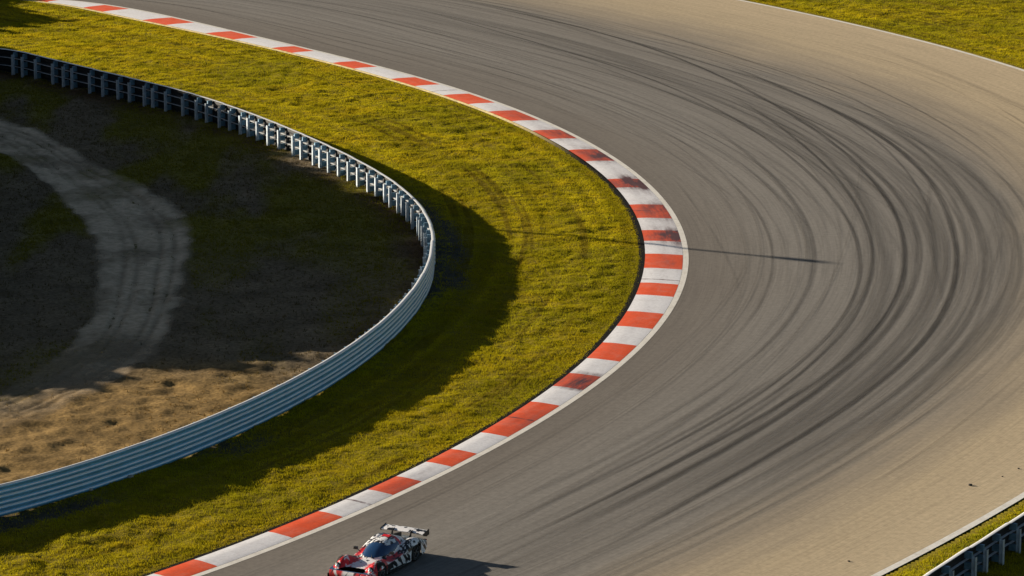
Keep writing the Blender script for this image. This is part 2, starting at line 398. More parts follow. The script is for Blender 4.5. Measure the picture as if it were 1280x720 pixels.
# ------------------------------------------------------------------ layout curves
track_in = smooth_curve(SURVEY['track_inner'], 9, .25, 70, 40)
kerb_grass = smooth_curve(SURVEY['kerb_grass_edge'], 9, .25, 70, 40)
track_out = smooth_curve(SURVEY['track_outer_far'] + SURVEY['track_outer_near'], 4, .25, 70, 40)
fence = smooth_curve(SURVEY['rail_top'], 11, .1, 9, 7)
far_fence = smooth_curve(SURVEY['far_side_rail_top'], 1, .1, 16, 34)
_s = arclen(np.array(SURVEY['rail_top'])); _i, _ = nearest(fence, np.array(SURVEY['rail_top']))
fence_h = np.interp(np.arange(len(fence)), _i, SURVEY['rail_height'])
k = np.ones(81) / 81
fence_h = np.convolve(np.pad(fence_h, 40, mode='edge'), k, 'valid')

# kerb width along the inner edge
s_in = arclen(track_in); n_in = normals(track_in)
_, kw = nearest(kerb_grass, track_in)
kw = np.convolve(np.pad(kw, 40, mode='edge'), k, 'valid')
kw = np.clip(kw, 1.6, 3.2)
print('kerb width', kw[::60].round(2))

def edge_pt(t):          # points at distance t on the grass side of the white line's track edge
    return track_in + n_in * np.asarray(t)[:, None]

EDGE_W = .30
verge_edge = edge_pt(kw + EDGE_W)
track_poly = np.vstack([edge_pt(kw + .12), track_out[::-1]])

# ------------------------------------------------------------------ ground
def nonuni(lo, hi, step, far):
    core = np.arange(lo, hi + step / 2, step); ext = []; d = step; x = 0
    while x < far:
        d *= 1.35; x += d; ext.append(x)
    ext = np.array(ext)
    return np.r_[lo - ext[::-1], core, hi + ext]

gx = nonuni(-62, 66, .2, 3000); gy = nonuni(136, 322, .25, 3000)
GX, GY = np.meshgrid(gx, gy, indexing='ij')
core = (GX > -70) & (GX < 74) & (GY > 128) & (GY < 330)
d_fence = np.full(GX.shape, 99.); d_fence[core] = dist_to(fence, GX[core], GY[core], 6)
on_track = inside(track_poly[::2], GX, GY)
infield_poly = np.vstack([fence[::10], [(-300, 120), (-300, 330)]])
in_field = inside(infield_poly, GX, GY)
soil_line = np.array(SURVEY['soil_edge'])
soil_poly = np.vstack([soil_line, [(-3, 160), (-60, 120), (-60, soil_line[0, 1])]])

def soil_mask(x, y):
    wob = (fbm(x * .35, y * .35, 5) - .5) * 5
    lim = np.interp(x, soil_line[np.argsort(soil_line[:, 0]), 0], soil_line[np.argsort(soil_line[:, 0]), 1])
    return sstep(4, -4, y + wob - lim)

def ground_height(x, y):
    z = (fbm(x * .55, y * .55, 3, 3) - .5) * .20 + (fbm(x * 1.5, y * 1.5, 8, 2) - .5) * .16
    z = z +   .07 * sstep(.56, .75, fbm(x * .8, y * .8, 19, 2)) * sstep(.45, .6, fbm(x * .1, y * .1, 20, 2))
    return z

z_all = ground_height(GX, GY)
calm = np.ones_like(GX)
edge_d = np.full(GX.shape, 99.)
edge_d[core] = np.minimum(dist_to(verge_edge, GX[core], GY[core], 2), dist_to(track_out, GX[core], GY[core], 2))
calm = sstep(0, 1.6, edge_d)
Z = z_all * calm - .02
sm = soil_mask(GX, GY) * in_field
Z += sm * ((fbm(GX * .5 + GY * .35, GY * .9 - GX * 1.3, 31, 3) - .5) * .11 + (fbm(GX * 1.9, GY * 1.9, 32, 2) - .5) * .06)
Z[on_track] = -.12
Z = np.where(core, Z, -.05)

colr = np.zeros(GX.shape + (3,))
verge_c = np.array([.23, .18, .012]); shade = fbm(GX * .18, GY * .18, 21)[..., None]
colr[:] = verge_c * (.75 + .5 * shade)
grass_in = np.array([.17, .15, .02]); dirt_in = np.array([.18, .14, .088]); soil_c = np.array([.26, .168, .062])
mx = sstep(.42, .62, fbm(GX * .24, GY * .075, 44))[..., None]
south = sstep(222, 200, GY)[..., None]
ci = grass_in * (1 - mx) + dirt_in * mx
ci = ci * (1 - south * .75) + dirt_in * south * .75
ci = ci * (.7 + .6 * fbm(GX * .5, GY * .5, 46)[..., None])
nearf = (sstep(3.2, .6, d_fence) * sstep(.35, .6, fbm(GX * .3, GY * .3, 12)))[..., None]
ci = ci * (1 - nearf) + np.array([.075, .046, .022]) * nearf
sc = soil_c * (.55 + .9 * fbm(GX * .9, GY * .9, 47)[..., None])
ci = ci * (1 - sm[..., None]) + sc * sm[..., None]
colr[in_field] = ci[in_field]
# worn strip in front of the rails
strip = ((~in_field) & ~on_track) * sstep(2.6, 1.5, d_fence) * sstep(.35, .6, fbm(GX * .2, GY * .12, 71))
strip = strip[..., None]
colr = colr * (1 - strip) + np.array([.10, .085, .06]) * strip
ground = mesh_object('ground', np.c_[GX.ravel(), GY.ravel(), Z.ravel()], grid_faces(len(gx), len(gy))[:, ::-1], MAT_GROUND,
                     smooth=True, colors=colr.reshape(-1, 3))
tag(ground, 'uneven ground of turf and bare soil around the racing bend', kind='structure')

# ------------------------------------------------------------------ track surface
nt = 61
idx_i = np.linspace(0, len(track_in) - 1, 700); idx_o = np.linspace(0, len(track_out) - 1, 700)
A = np.c_[np.interp(idx_i, np.arange(len(track_in)), track_in[:, 0]), np.interp(idx_i, np.arange(len(track_in)), track_in[:, 1])]
B = np.c_[np.interp(idx_o, np.arange(len(track_out)), track_out[:, 0]), np.interp(idx_o, np.arange(len(track_out)), track_out[:, 1])]
tt = np.linspace(0, 1, nt)
Pt = A[:, None] * (1 - tt[None, :, None]) + B[:, None] * tt[None, :, None]
ss = arclen(Pt[:, nt // 2])
uvt = np.stack(np.broadcast_arrays(ss[:, None], tt[None]), -1).reshape(-1, 2)
track = mesh_object('race_track', np.c_[Pt.reshape(-1, 2), np.zeros(700 * nt)], grid_faces(700, nt)[:, ::-1], MAT_ASPHALT, smooth=True, uv=uvt)
tag(track, 'wide worn asphalt bend with dark rubber streaks and sandy outer side', kind='structure')

def ribbon(name, q, offs_z, mats, uv_v=None, mat_index=None, tint=None, smooth=False):
    """offs_z: list of (offset array towards the right hand side, z array or number)"""
    n = normals(q); rows = []
    for off, z in offs_z:
        p = q + n * np.broadcast_to(np.asarray(off, float), (len(q),))[:, None]
        rows.append(np.c_[p, np.broadcast_to(np.asarray(z, float), (len(q),))])
    V = np.stack(rows, 1); m = len(rows)
    s = arclen(q); vv = np.linspace(0, 1, m) if uv_v is None else np.array(uv_v)
    uv = np.stack(np.broadcast_arrays(s[:, None], vv[None]), -1).reshape(-1, 2)
    f = grid_faces(len(q), m)
    return mesh_object(name, V.reshape(-1, 3), f, mats, smooth=smooth, uv=uv, mat_index=mat_index, colors=tint)

# kerb
def s_of(pts):
    i, _ = nearest(kerb_grass, np.array(pts)); j, _ = nearest(track_in, kerb_grass[i]); return s_in[j]
r0, r1 = s_of(SURVEY['red_from']), s_of(SURVEY['red_to'])
blocks = list(zip(r0, r1))
while blocks[0][0] > 8: blocks.insert(0, (blocks[0][0] - 8.2, blocks[0][0] - 4.2))
while blocks[-1][1] < s_in[-1] - 9: blocks.append((blocks[-1][1] + 4, blocks[-1][1] + 8))
print('blocks', [(round(float(a), 1), round(float(b), 1)) for a, b in blocks])
seams = [(r0[19] + r1[19]) / 2, r0[12] * .55 + r1[12] * .45, r0[15] - .9, r0[22] - 2.2, r0[7] - 1.7]
cuts = sorted([x for b in blocks for x in b] + [x + d for x in seams for d in (-.12, -.06, .06, .12)])
sk = np.unique(np.round(np.r_[np.arange(0, s_in[-1], .5), cuts], 3))
q_k = np.c_[np.interp(sk, s_in, track_in[:, 0]), np.interp(sk, s_in, track_in[:, 1])]
n_k = np.c_[np.interp(sk, s_in, n_in[:, 0]), np.interp(sk, s_in, n_in[:, 1])]
w_k = np.interp(sk, s_in, kw)
LINE_W = .33
tk = np.linspace(0, 1, 9); zk = np.interp(tk, [0, .1, .7, 1], [.012, .03, .085, .075])
KV = q_k[:, None] + n_k[:, None] * (LINE_W + (w_k - LINE_W)[:, None] * tk[None])[..., None]
KV = np.concatenate([KV, np.broadcast_to(zk[None, :, None], KV.shape[:2] + (1,))], 2)
mid = (sk[:-1] + sk[1:]) / 2
red = np.zeros(len(mid), int)
for a, b in blocks: red[(mid > a) & (mid < b)] = 1
# scuffing: heavier on the track half around the apex and on one stained block
bl = lambda i: np.exp(-((sk - (r0[i] + r1[i]) / 2) / 2.4) ** 2)
scuff_s = 1.1 * bl(11) + .7 * bl(12) + .9 * bl(10) + .8 * bl(13) + .5 * bl(9) + .35 * bl(8) + .2 * bl(14) + .25 * bl(21) + .75 * bl(18) * (np.abs(sk - (r0[18] + r1[18]) / 2) < (r1[18] - r0[18]) / 2 + .3) + .2 * bl(19)
sc2 = 1.7 * scuff_s[:, None] * (.3 + .7 * sstep(1.0, .25, tk)[None]) * (.5 + fbm(sk[:, None] * 1.2 + 0 * tk[None], tk[None] * 4 + 0 * sk[:, None], 91))
for x in seams: sc2[np.abs(sk - x) < .07] = .9
uvk = np.stack(np.broadcast_arrays(sk[:, None], tk[None]), -1).reshape(-1, 2)
fm = np.repeat(red, 8)
kerb = mesh_object('kerb', KV.reshape(-1, 3), grid_faces(len(sk), 9), [MAT_WHITE, MAT_RED], uv=uvk, mat_index=fm,
                   colors=np.repeat(sc2.reshape(-1, 1), 3, 1))
tag(kerb, 'raised kerb in red and white blocks along the inside of the bend', kind='structure')

zero_tint = lambda n: np.zeros((n, 3))
lw = ribbon('white_line', track_in, [(0, .006), (LINE_W, .008)], MAT_LINE, tint=zero_tint(2 * len(track_in)))
tag(lw, 'white line painted beside the kerb', kind='structure')
ow = ribbon('white_line', track_out, [(-.02, .006), (.34, .006)], MAT_LINE, tint=zero_tint(2 * len(track_out)))
tag(ow, 'white line painted along the outer edge of the track', kind='structure')

# dark joint between kerb and turf; pale concrete where the kerb's back edge catches light
M = Mat('kerb_backing'); at = M.n('Attribute', attribute_name='tint').outputs['Color']
MAT_BACK = M.done(M.bsdf(M.mix(1.0, at, M.ramp(M.noise(M.n('TexCoord').outputs['Object'], 4, 4), [(.3, .6), (.7, 1.2)]), 'MULTIPLY'), .9, 0, .1).outputs[0])
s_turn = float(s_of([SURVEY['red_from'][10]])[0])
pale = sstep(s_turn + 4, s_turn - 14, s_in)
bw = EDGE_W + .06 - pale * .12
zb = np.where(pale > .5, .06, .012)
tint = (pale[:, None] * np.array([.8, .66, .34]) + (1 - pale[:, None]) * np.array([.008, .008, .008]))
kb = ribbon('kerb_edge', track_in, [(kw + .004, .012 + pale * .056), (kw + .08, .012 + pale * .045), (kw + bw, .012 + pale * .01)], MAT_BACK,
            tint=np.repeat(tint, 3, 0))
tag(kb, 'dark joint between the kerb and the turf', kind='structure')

# tyre marks: thin sheets of rubber on the asphalt
V = []; F_ = []; UVm = []; Tm = []
def add_mark(q, width, strength, z):
    n = normals(q); s = arclen(q); L = s[-1]
    fade = sstep(0, min(14, L * .3), s) * sstep(0, min(18, L * .35), L - s)
    b = len(V); w = width * (.85 + .3 * fbm(s * .1, s * 0 + width * 7, 3))
    for i in range(len(q)):
        for kk, t in ((-.5, 0.), (.5, 1.)):
            V.append((q[i, 0] + n[i, 0] * w[i] * kk, q[i, 1] + n[i, 1] * w[i] * kk, z)); UVm.append((s[i] + b * .37, t)); Tm.append(strength * fade[i])
    for i in range(len(q) - 1):
        F_.append((b + 2 * i, b + 2 * i + 1, b + 2 * i + 3, b + 2 * i + 2))
zc = .008
for i, (w, a) in enumerate(SURVEY['mark_width_strength']):
    pts = SURVEY['mark%02d' % i]
    q = smooth_curve(pts, min(9, max(2, len(pts) // 2)), .6)
    add_mark(q, w * 1.1 if w < .7 else w * 1.3, a * (.82 if w < .7 else .48), zc); zc += .0006
def track_pt(u, t):
    i = u * 699; i0 = np.clip(i.astype(int), 0, 698); f = (i - i0)[:, None]
    a = A[i0] * (1 - f) + A[i0 + 1] * f; b = B[i0] * (1 - f) + B[i0 + 1] * f
    return a * (1 - t[:, None]) + b * t[:, None]
for kk in range(150):
    u0 = rng.uniform(.2, .8); du = rng.uniform(.06, .3); t0 = np.clip(rng.normal(.42, .17), .05, .93)
    u = np.clip(np.linspace(u0 - du, u0 + du, 90), .01, .99)
    x = np.linspace(-1, 1, 90)
    t = t0 + rng.normal(0, .035) * x + rng.normal(.02, .05) * x * x
    q = resample(track_pt(u, t), .6)
    add_mark(q, rng.choice([.18, .24, .3, .42, .9], p=[.3, .3, .2, .15, .05]), rng.uniform(.08, .27), zc); zc += .0002
marks = mesh_object('tyre_marks', V, np.array(F_)[:, ::-1], MAT_MARK, uv=np.array(UVm), colors=np.repeat(np.array(Tm)[:, None], 3, 1))
tag(marks, 'dark tyre rubber marks curving through the bend', kind='stuff')

# ------------------------------------------------------------------ dirt path in the infield
pl = smooth_curve(SURVEY['path_left'], 7, .5); pr = smooth_curve(SURVEY['path_right'], 9, .5)
npth = 320; nw = 60
ip = np.linspace(0, 1, npth)
PL = np.c_[np.interp(ip, np.linspace(0, 1, len(pl)), pl[:, 0]), np.interp(ip, np.linspace(0, 1, len(pl)), pl[:, 1])]
PR = np.c_[np.interp(ip, np.linspace(0, 1, len(pr)), pr[:, 0]), np.interp(ip, np.linspace(0, 1, len(pr)), pr[:, 1])]
tw = np.linspace(-.12, 1.12, nw)
PP = PL[:, None] * (1 - tw[None, :, None]) + PR[:, None] * tw[None, :, None]
px, py = PP[..., 0], PP[..., 1]
sp = arclen((PL + PR) / 2)
ruts = sum(np.exp(-((tw[None] + (fbm(sp[:, None] * .06 + c * 9, 0 * tw[None], 5) - .5) * .16 - c) / .035) ** 2) for c in (.3, .42, .66, .78))
pz = ground_height(px, py) - .02 + .07 - .09 * ruts * fbm(sp[:, None] * .2 + 0 * tw[None], tw[None] * 3, 15)
pz += (fbm(px * 1.4, py * 1.4, 77) - .5) * .08
ed = sstep(-.12, .12, tw)[None] * sstep(1.12, .8, tw)[None] + (fbm(px * .45, py * .45, 63) - .5) * .9
alpha = sstep(.2, .95, ed) * (1 - .55 * ruts.clip(0, 1) * fbm(px * .4, py * .4, 66)) * (.45 + .55 * sstep(.25, .5, fbm(px * .25, py * .25, 67)))
alpha *= (1 - .85 * sstep(.66, .95, ip))[:, None]
M = Mat('path_dirt'); tc = M.n('TexCoord').outputs['Object']
at = M.n('Attribute', attribute_name='tint'); sx = M.n('SeparateColor'); M.l(at.outputs['Color'], sx.inputs[0])
n1 = M.noise(tc, 2.2, 6, .7)
b = M.bsdf(M.ramp(n1, [(.25, (.36, .275, .18)), (.7, (.78, .63, .45))]), .95, 0, .1)
M.l(M.bump(n1, .5, .05), b.inputs['Normal'])
tr = M.n('BsdfTransparent'); mx2 = M.n('MixShader')
M.l(sx.outputs[0], mx2.inputs[0]); M.l(tr.outputs[0], mx2.inputs[1]); M.l(b.outputs[0], mx2.inputs[2])
MAT_PATH = M.done(mx2.outputs[0])
path = mesh_object('dirt_path', np.c_[px.ravel(), py.ravel(), pz.ravel()], grid_faces(npth, nw)[:, ::-1], MAT_PATH, smooth=True,
                   colors=np.repeat(alpha.reshape(-1, 1), 3, 1))
tag(path, 'pale rutted dirt track curving through the shaded infield', kind='structure')

# ------------------------------------------------------------------ grass
def in_view(x, y, mx=.155, lo=8.2, hi=18.6):
    ang = np.degrees(np.arctan2(47., y)); return (np.abs(x / np.hypot(y, 47.)) < mx) & (ang > lo) & (ang < hi)

def scatter(name, poly, density, blades, h, w, tint_fn, mat, keep=None, lab=None):
    lo = poly.min(0); hi = poly.max(0)
    lo = np.maximum(lo, (-52, 138)); hi = np.minimum(hi, (54, 328))
    n = int((hi - lo).prod() * density)
    x = rng.uniform(lo[0], hi[0], n); y = rng.uniform(lo[1], hi[1], n)
    m = in_view(x, y); x, y = x[m], y[m]
    m = inside(poly, x, y); x, y = x[m], y[m]
    if keep is not None:
        m = rng.random(len(x)) < keep(x, y); x, y = x[m], y[m]
    x = np.repeat(x, blades) + rng.normal(0, .07, len(x) * blades); y = np.repeat(y, blades) + rng.normal(0, .07, len(y) * blades)
    n = len(x)

    z0 = ground_height(x, y) - .03
    ed = dist_to(verge_edge, x, y, 2); ed = np.minimum(ed, dist_to(track_out, x, y, 2))
    z0 = np.where(ed < 1.6, z0 * sstep(0, 1.6, ed), z0) - .01
    hh = h * rng.uniform(.5, 1.3, n) * (.45 + 1.1 * fbm(x * .9, y * .9, 52)) * (.55 + .45 * sstep(0, 1.2, ed))
    ww = w * rng.uniform(.7, 1.3, n)
    a = rng.uniform(0, 2 * math.pi, n); lean = rng.uniform(.1, .7, n) * hh; la = rng.uniform(0, 2 * math.pi, n)
    dx, dy = np.cos(a) * ww / 2, np.sin(a) * ww / 2
    V = np.empty((n, 3, 3), np.float32)
    V[:, 0] = np.c_[x - dx, y - dy, z0]; V[:, 1] = np.c_[x + dx, y + dy, z0]
    V[:, 2] = np.c_[x + np.cos(la) * lean, y + np.sin(la) * lean, z0 + hh]
    c = tint_fn(x, y) * rng.uniform(.84, 1.16, n)[:, None]
    if tint_fn is green:                                   # mown lanes and old wheel lines that follow the track
        lane = fbm(ed * 1.5, y * .035 + 3, 61, 3); rut = fbm(ed * 2.6 + 40, y * .05 + x * .05, 62, 2)
        c = c * (.58 + .78 * lane)[:, None]
        r_ = (sstep(.62, .74, rut) * sstep(.4, .6, fbm(x * .12, y * .12, 65)))[:, None]
        c = c * (1 - .55 * r_) + np.array([.16, .10, .02]) * .55 * r_
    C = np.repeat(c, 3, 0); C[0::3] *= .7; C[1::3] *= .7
    o = mesh_object(name, V.reshape(-1, 3), np.arange(n * 3).reshape(-1, 3), mat, colors=C)
    tag(o, lab, 'grass', kind='stuff'); print(name, n); return o

def green(x, y):
    f = fbm(x * .16, y * .16, 21)[:, None]; g = fbm(x * .6, y * .6, 29)[:, None]
    a = np.array([.56, .475, .015]); b = np.array([.60, .475, .018]); c = np.array([.36, .345, .015])
    m = a * (1 - sstep(.4, .75, g)) + b * sstep(.4, .75, g)
    s = sstep(.55, .3, f); return m * (1 - s * .6) + c * s * .6

verge_poly = np.vstack([fence[::8], verge_edge[::-4]])
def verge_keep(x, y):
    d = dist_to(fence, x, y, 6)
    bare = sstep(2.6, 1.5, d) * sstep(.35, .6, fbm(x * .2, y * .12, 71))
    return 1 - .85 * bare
scatter('grass', verge_poly, 95, 4, .10, .038, green, MAT_GRASS, verge_keep, lab='sunlit olive turf on the strip between guardrail and kerb')
n_o = normals(track_out)
out_poly = np.vstack([track_out[::4] - n_o[::4] * .42, (track_out - n_o * 45)[::-4]])
scatter('grass', out_poly, 70, 4, .11, .042, green, MAT_GRASS, lab='rough olive turf beyond the outer edge of the track')
path_poly = np.vstack([PL[::3], PR[::-3]])

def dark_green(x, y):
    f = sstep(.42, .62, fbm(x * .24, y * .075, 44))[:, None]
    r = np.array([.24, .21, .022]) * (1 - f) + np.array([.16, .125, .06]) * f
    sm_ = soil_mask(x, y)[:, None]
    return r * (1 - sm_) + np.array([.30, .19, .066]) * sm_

def infield_keep(x, y):
    on_path = inside(path_poly, x, y)
    sm_ = soil_mask(x, y)
    f = sstep(.42, .62, fbm(x * .24, y * .075, 44))
    k_ = (1 - .65 * f) * (1 - .86 * sm_)
    k_ *= 1 - .5 * sstep(222, 200, y)
    return np.where(on_path, .04, k_)
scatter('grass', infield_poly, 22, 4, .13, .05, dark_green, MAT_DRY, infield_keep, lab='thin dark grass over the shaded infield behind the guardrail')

# ------------------------------------------------------------------ guardrails
BEAM_Z = np.array([0, .03, .16, .33, .41, .5, .60, .72, .87, .97, 1.0, 1.0])
BEAM_D = np.array([0, .01, .085, .085, .03, .015, .03, .085, .085, .015, -.01, -.13])
def make_guardrail(q, h, side, post_step, max_posts, label):
    """side: +1 when the track lies on the left of the direction of travel (posts on the right)"""
    root = empty('guardrail', (float(q[len(q) // 2, 0]), float(q[len(q) // 2, 1]), 0))
    tag(root, label, 'guardrail')
    base = np.array([root.location.x, root.location.y])
    p = q - base; n = normals(q) * side; s = arclen(q)
    z0 = -.04; gap = 0.0
    hb = (h - z0 - 2 * gap) / 3
    panel = np.floor(s / 4.1); fr = s / 4.1 - panel
    sag = (fbm(s * .5, s * 0 + 3, 4) - .5) * .03 + (_hash(panel, panel * 0, 33) - .5) * .03 + (fr - .5) * .02
    for b in range(3):
        zb = z0 + b * (hb + gap)
        rows = []
        zz = BEAM_Z.copy(); zz[-1] = .95
        for zf, d in zip(zz, BEAM_D):
            pp = p - n * (d + sag)[:, None] if False else p - n * (d + sag[:, None])
            rows.append(np.c_[pp, zb + hb * zf + sag * .3])
        m_ = len(rows)
        for zf, d in zip(zz, BEAM_D):                      # the back skin of the beam, 8 mm behind
            rows.append(np.c_[p - n * (d - .008 + sag[:, None]), zb + hb * (zf - .006) + sag * .3])
        Vf, Vb = np.stack(rows[:m_], 1), np.stack(rows[m_:], 1)
        gf = grid_faces(len(q), m_); rowk = np.tile(np.arange(m_ - 1), len(q) - 1)
        mi = np.where(np.isin(rowk, (3, 8, 9, 10)), 1, 0); top = b == 2  # upper slopes and lips carry the painted highlight
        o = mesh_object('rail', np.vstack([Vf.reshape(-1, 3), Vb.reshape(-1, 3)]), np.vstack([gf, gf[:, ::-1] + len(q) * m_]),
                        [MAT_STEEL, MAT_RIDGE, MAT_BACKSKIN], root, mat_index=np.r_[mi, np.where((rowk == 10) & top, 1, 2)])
    L = s[-1]; cnt = min(max_posts, int(L / post_step))
    for i in range(cnt):
        si = (i + .5) * L / cnt + random.uniform(-.5, .5)
        j = int(np.clip(np.searchsorted(s, si), 1, len(s) - 2))
        nn = n[j]; tx, ty = float(-nn[1]), float(nn[0]); hp = float(h[j]) - random.uniform(.22, .30)
        c = p[j] + nn * .42
        S = Shape()
        # H-section: two flanges and a web
        fw = random.uniform(.13, .20)
        for off in (-.075, .075):
            S.box((c[0] + nn[0] * off, c[1] + nn[1] * off, hp / 2 - .1), (fw, .016, hp + .2), (tx, ty))
        S.box((c[0], c[1], hp / 2 - .1), (.014, .132, hp + .19), (tx, ty))
        for b in range(3):
            zc_ = z0 + b * (float(hb[j]) + gap) + float(hb[j]) * .5
            m = p[j] + nn * .165
            S.box((m[0], m[1], zc_), (.13, .33, float(hb[j]) * .62), (tx, ty))
        nb = len(S.f) - 18
        po = S.build('post', [MAT_POST, MAT_BLOCK], root)
        po.data.polygons.foreach_set('material_index', np.array([0] * nb + [1] * 18, np.int32))
    return root
make_guardrail(fence, fence_h, 1, 1.62, 99, 'long galvanised guardrail of three stacked beams curving along the inside grass verge')
make_guardrail(far_fence, np.full(len(far_fence), 1.32), 1, 1.7, 40, 'blue shaded guardrail seen from behind beyond the outer edge of the track')

# ------------------------------------------------------------------ unseen bank added and shaped to cast the infield shade; pole throws its long shadow
bp = np.array(SURVEY['bank_shadow']); ba = bp @ SHADOW_DIR + np.array([0] * 6 + [5, 6, 6, 6, 4, 1] + [0, 1, 2.2, 3.8, 4.5, 4.5, 4, 2.6] + [0] * (len(bp) - 20)); bw_ = bp @ ACROSS
o_ = np.argsort(bw_); ba = ba[o_]; bw_ = bw_[o_]
W = np.arange(120, 300, .3)
a_edge = -98.5 - (W - 152.7) * .633
a0 = a_edge - 27
reach = np.interp(W, bw_, ba)
Hk = np.maximum((reach - a0) * TAN_EL, 0)  # crest height solved from the wanted edge of the shade
Hk = np.convolve(np.pad(Hk, 2, mode='edge'), np.ones(5) / 5, 'valid')
Hk *= sstep(bw_[0] - 14, bw_[0] - 1, W)
Hk += ((fbm(W * .45, W * 0, 88, 4) - .5) * .9 + (vnoise(W * 1.5, W * 0, 89) - .5) * .8) * (Hk > .5)
Hk = np.maximum(Hk, 0)
da = np.linspace(-1, 1, 41)
BA = a0[:, None] + da[None] * np.maximum(Hk * 1.7, 6)[:, None]
BZ = Hk[:, None] * (1 - np.abs(da)[None] ** 1.15) - .3 + (fbm(BA * .3, W[:, None] + 0 * BA, 9) - .5) * .8 * (np.abs(da)[None] > .06)
BX = BA * SHADOW_DIR[0] + W[:, None] * ACROSS[0]; BY = BA * SHADOW_DIR[1] + W[:, None] * ACROSS[1]
bc = np.array([.06, .058, .014]) * (.6 + .8 * fbm(BX * .2, BY * .2, 14)[..., None])
bank = mesh_object('shade_bank', np.c_[BX.ravel(), BY.ravel(), BZ.ravel()], grid_faces(len(W), 41), MAT_GROUND, smooth=True, colors=bc.reshape(-1, 3))
tag(bank, 'unseen grassy bank shaped to shade the infield', kind='structure')

pb, ptip = np.array(SURVEY['pole'][0]), np.array(SURVEY['pole'][1])
pole_a = float(ptip @ SHADOW_DIR); pole_w = float(ptip @ ACROSS)
a_b = float(-98.5 - (pole_w - 152.7) * .633 - 6)
base = SHADOW_DIR * a_b + ACROSS * pole_w
ph = (pole_a - a_b) * TAN_EL - .35
pole = empty('light_pole', (float(base[0]), float(base[1]), 0)); tag(pole, 'tall grey light pole standing beside the bank', 'light pole')
S = Shape(); S.tube((0, 0, -.2), (0, 0, ph), .33, .13, 14); S.build('mast', MAT_POST, pole)
S = Shape(); S.box((0, 0, ph - .2), (.3, .55, .8)); S.build('lamp_head', MAT_POST, pole)

# ------------------------------------------------------------------ small debris
def lump(name, loc, r, mat, label, cat, group=None):
    V = []; F2 = []
    nu, nv = 10, 7
    for i in range(nv):
        th = math.pi * i / (nv - 1)
        for j in range(nu):
            ph_ = 2 * math.pi * j / nu
            rr = r * random.uniform(.7, 1.2)
            V.append((rr * 1.3 * math.sin(th) * math.cos(ph_), rr * math.sin(th) * math.sin(ph_), rr * .55 * math.cos(th) + r * .45))
    for i in range(nv - 1):
        for j in range(nu):
            F2.append((i * nu + j, i * nu + (j + 1) % nu, (i + 1) * nu + (j + 1) % nu, (i + 1) * nu + j))
    o = mesh_object(name, V, F2, mat, smooth=True); o.location = loc
    return tag(o, label, cat, group)
MAT_RUBBER = simple('dark_rubber', (.03, .028, .026), .85, 0, .2)
MAT_STONE = simple('pale_stone', (.4, .4, .38), .9, 0, .2)
for (x, y), r, lab in (
        (SURVEY['debris'][0], .22, 'larger black rubber lump on the sandy outer asphalt'),
        (SURVEY['debris'][1], .13, 'small black rubber scrap on the sandy asphalt nearest the lower edge of the photo'),
        (SURVEY['debris'][2], .10, 'tiny black rubber crumb beyond the larger lump on the sandy asphalt'),
        (SURVEY['debris'][3], .13, 'dark rubber scrap farthest out beside the outer white line')):
    lump('rubber_scrap', (x, y, .0), r * .38, MAT_RUBBER, lab, 'rubber scrap', 'rubber scraps on the outer asphalt')
for (x, y), r, lab in (
        (SURVEY['stones'][0], .14, 'pale stone in the guardrail shadow, nearer the lower left corner'),
        (SURVEY['stones'][1], .16, 'pale stone in the guardrail shadow, farther along towards the bend')):
    lump('stone', (x, y, .02), r * .8, MAT_STONE, lab, 'stone', 'pale stones by the guardrail')


# ------------------------------------------------------------------ race car
MAT_LIVERY = tinted('car_livery_gloss', .38, .35, .5, .05)
MAT_CARBON = simple('car_carbon_black', (.012, .012, .014), .4, 0, .2, 20)
MAT_GLASS = simple('car_dark_glass', (.012, .05, .14), .07, 0, .1, 3, .9, Coat_Weight=1.0)
MAT_TYRE = simple('car_tyre_rubber', (.018, .018, .018), .85, 0, .2, 12)
MAT_RIM = simple('car_rim_metal', (.10, .10, .11), .35, .8, .1, 10)
MAT_LAMP = simple('car_lamp_lens', (.75, .78, .8), .12, .2, .1, 10, .8)

XF, XR, WR = 1.36, -1.42, .345
def car_half_width(x):
    return np.interp(x, [-2.42, -2.2, -1.42, -.55, .45, 1.0, 1.36, 1.85, 2.2, 2.42, 2.5], [.90, .96, 1.0, .97, .90, .96, 1.0, .99, .93, .80, .66])
def car_deck(x, y):
    hw = car_half_width(x); t = np.abs(y) / hw
    z = np.interp(x, [-2.42, -2.0, -1.4, -.7, 0, .8, 1.36, 1.9, 2.3, 2.5], [.66, .72, .76, .74, .62, .52, .46, .39, .30, .22])
    # scooped channels beside the cockpit, raised wings over the wheels
    z = z - .10 * np.exp(-((x + .1) / .7) ** 2) * np.exp(-((np.abs(y) - .74) / .17) ** 2)
    z = z + .27 * np.exp(-np.abs((x - XF + .02) / .56) ** 2.4) * np.exp(-np.abs((np.abs(y) - .76) / .22) ** 2.6)
    z = z + .17 * np.exp(-np.abs((x - XR) / .62) ** 2.6) * np.exp(-np.abs((np.abs(y) - .74) / .26) ** 2.6)
    return z - .07 * t ** 6 - .05 * t ** 20
def car_dome(x, y):
    xc = x + .30; L = np.where(xc > 0, 1.10, 1.75); r2 = (xc / L) ** 2
    h = .55 * np.clip(1 - r2, 0, 1) ** .85
    wy = .64 * np.clip(1 - r2 * .75, .05, 1) ** .5
    q = np.clip(1 - (np.abs(y) / wy) ** 2.6, 0, 1)
    return h * q ** .62
def car_top(x, y):
    d, k_ = car_deck(x, y), car_dome(x, y)
    base = np.interp(x, [-2.4, -1, 0, 1.2], [.62, .62, .5, .44])
    return np.maximum(d, base + k_ * 1.0 - .02 + 0 * d), np.clip(base + k_ - .02 - d, -1, 1)
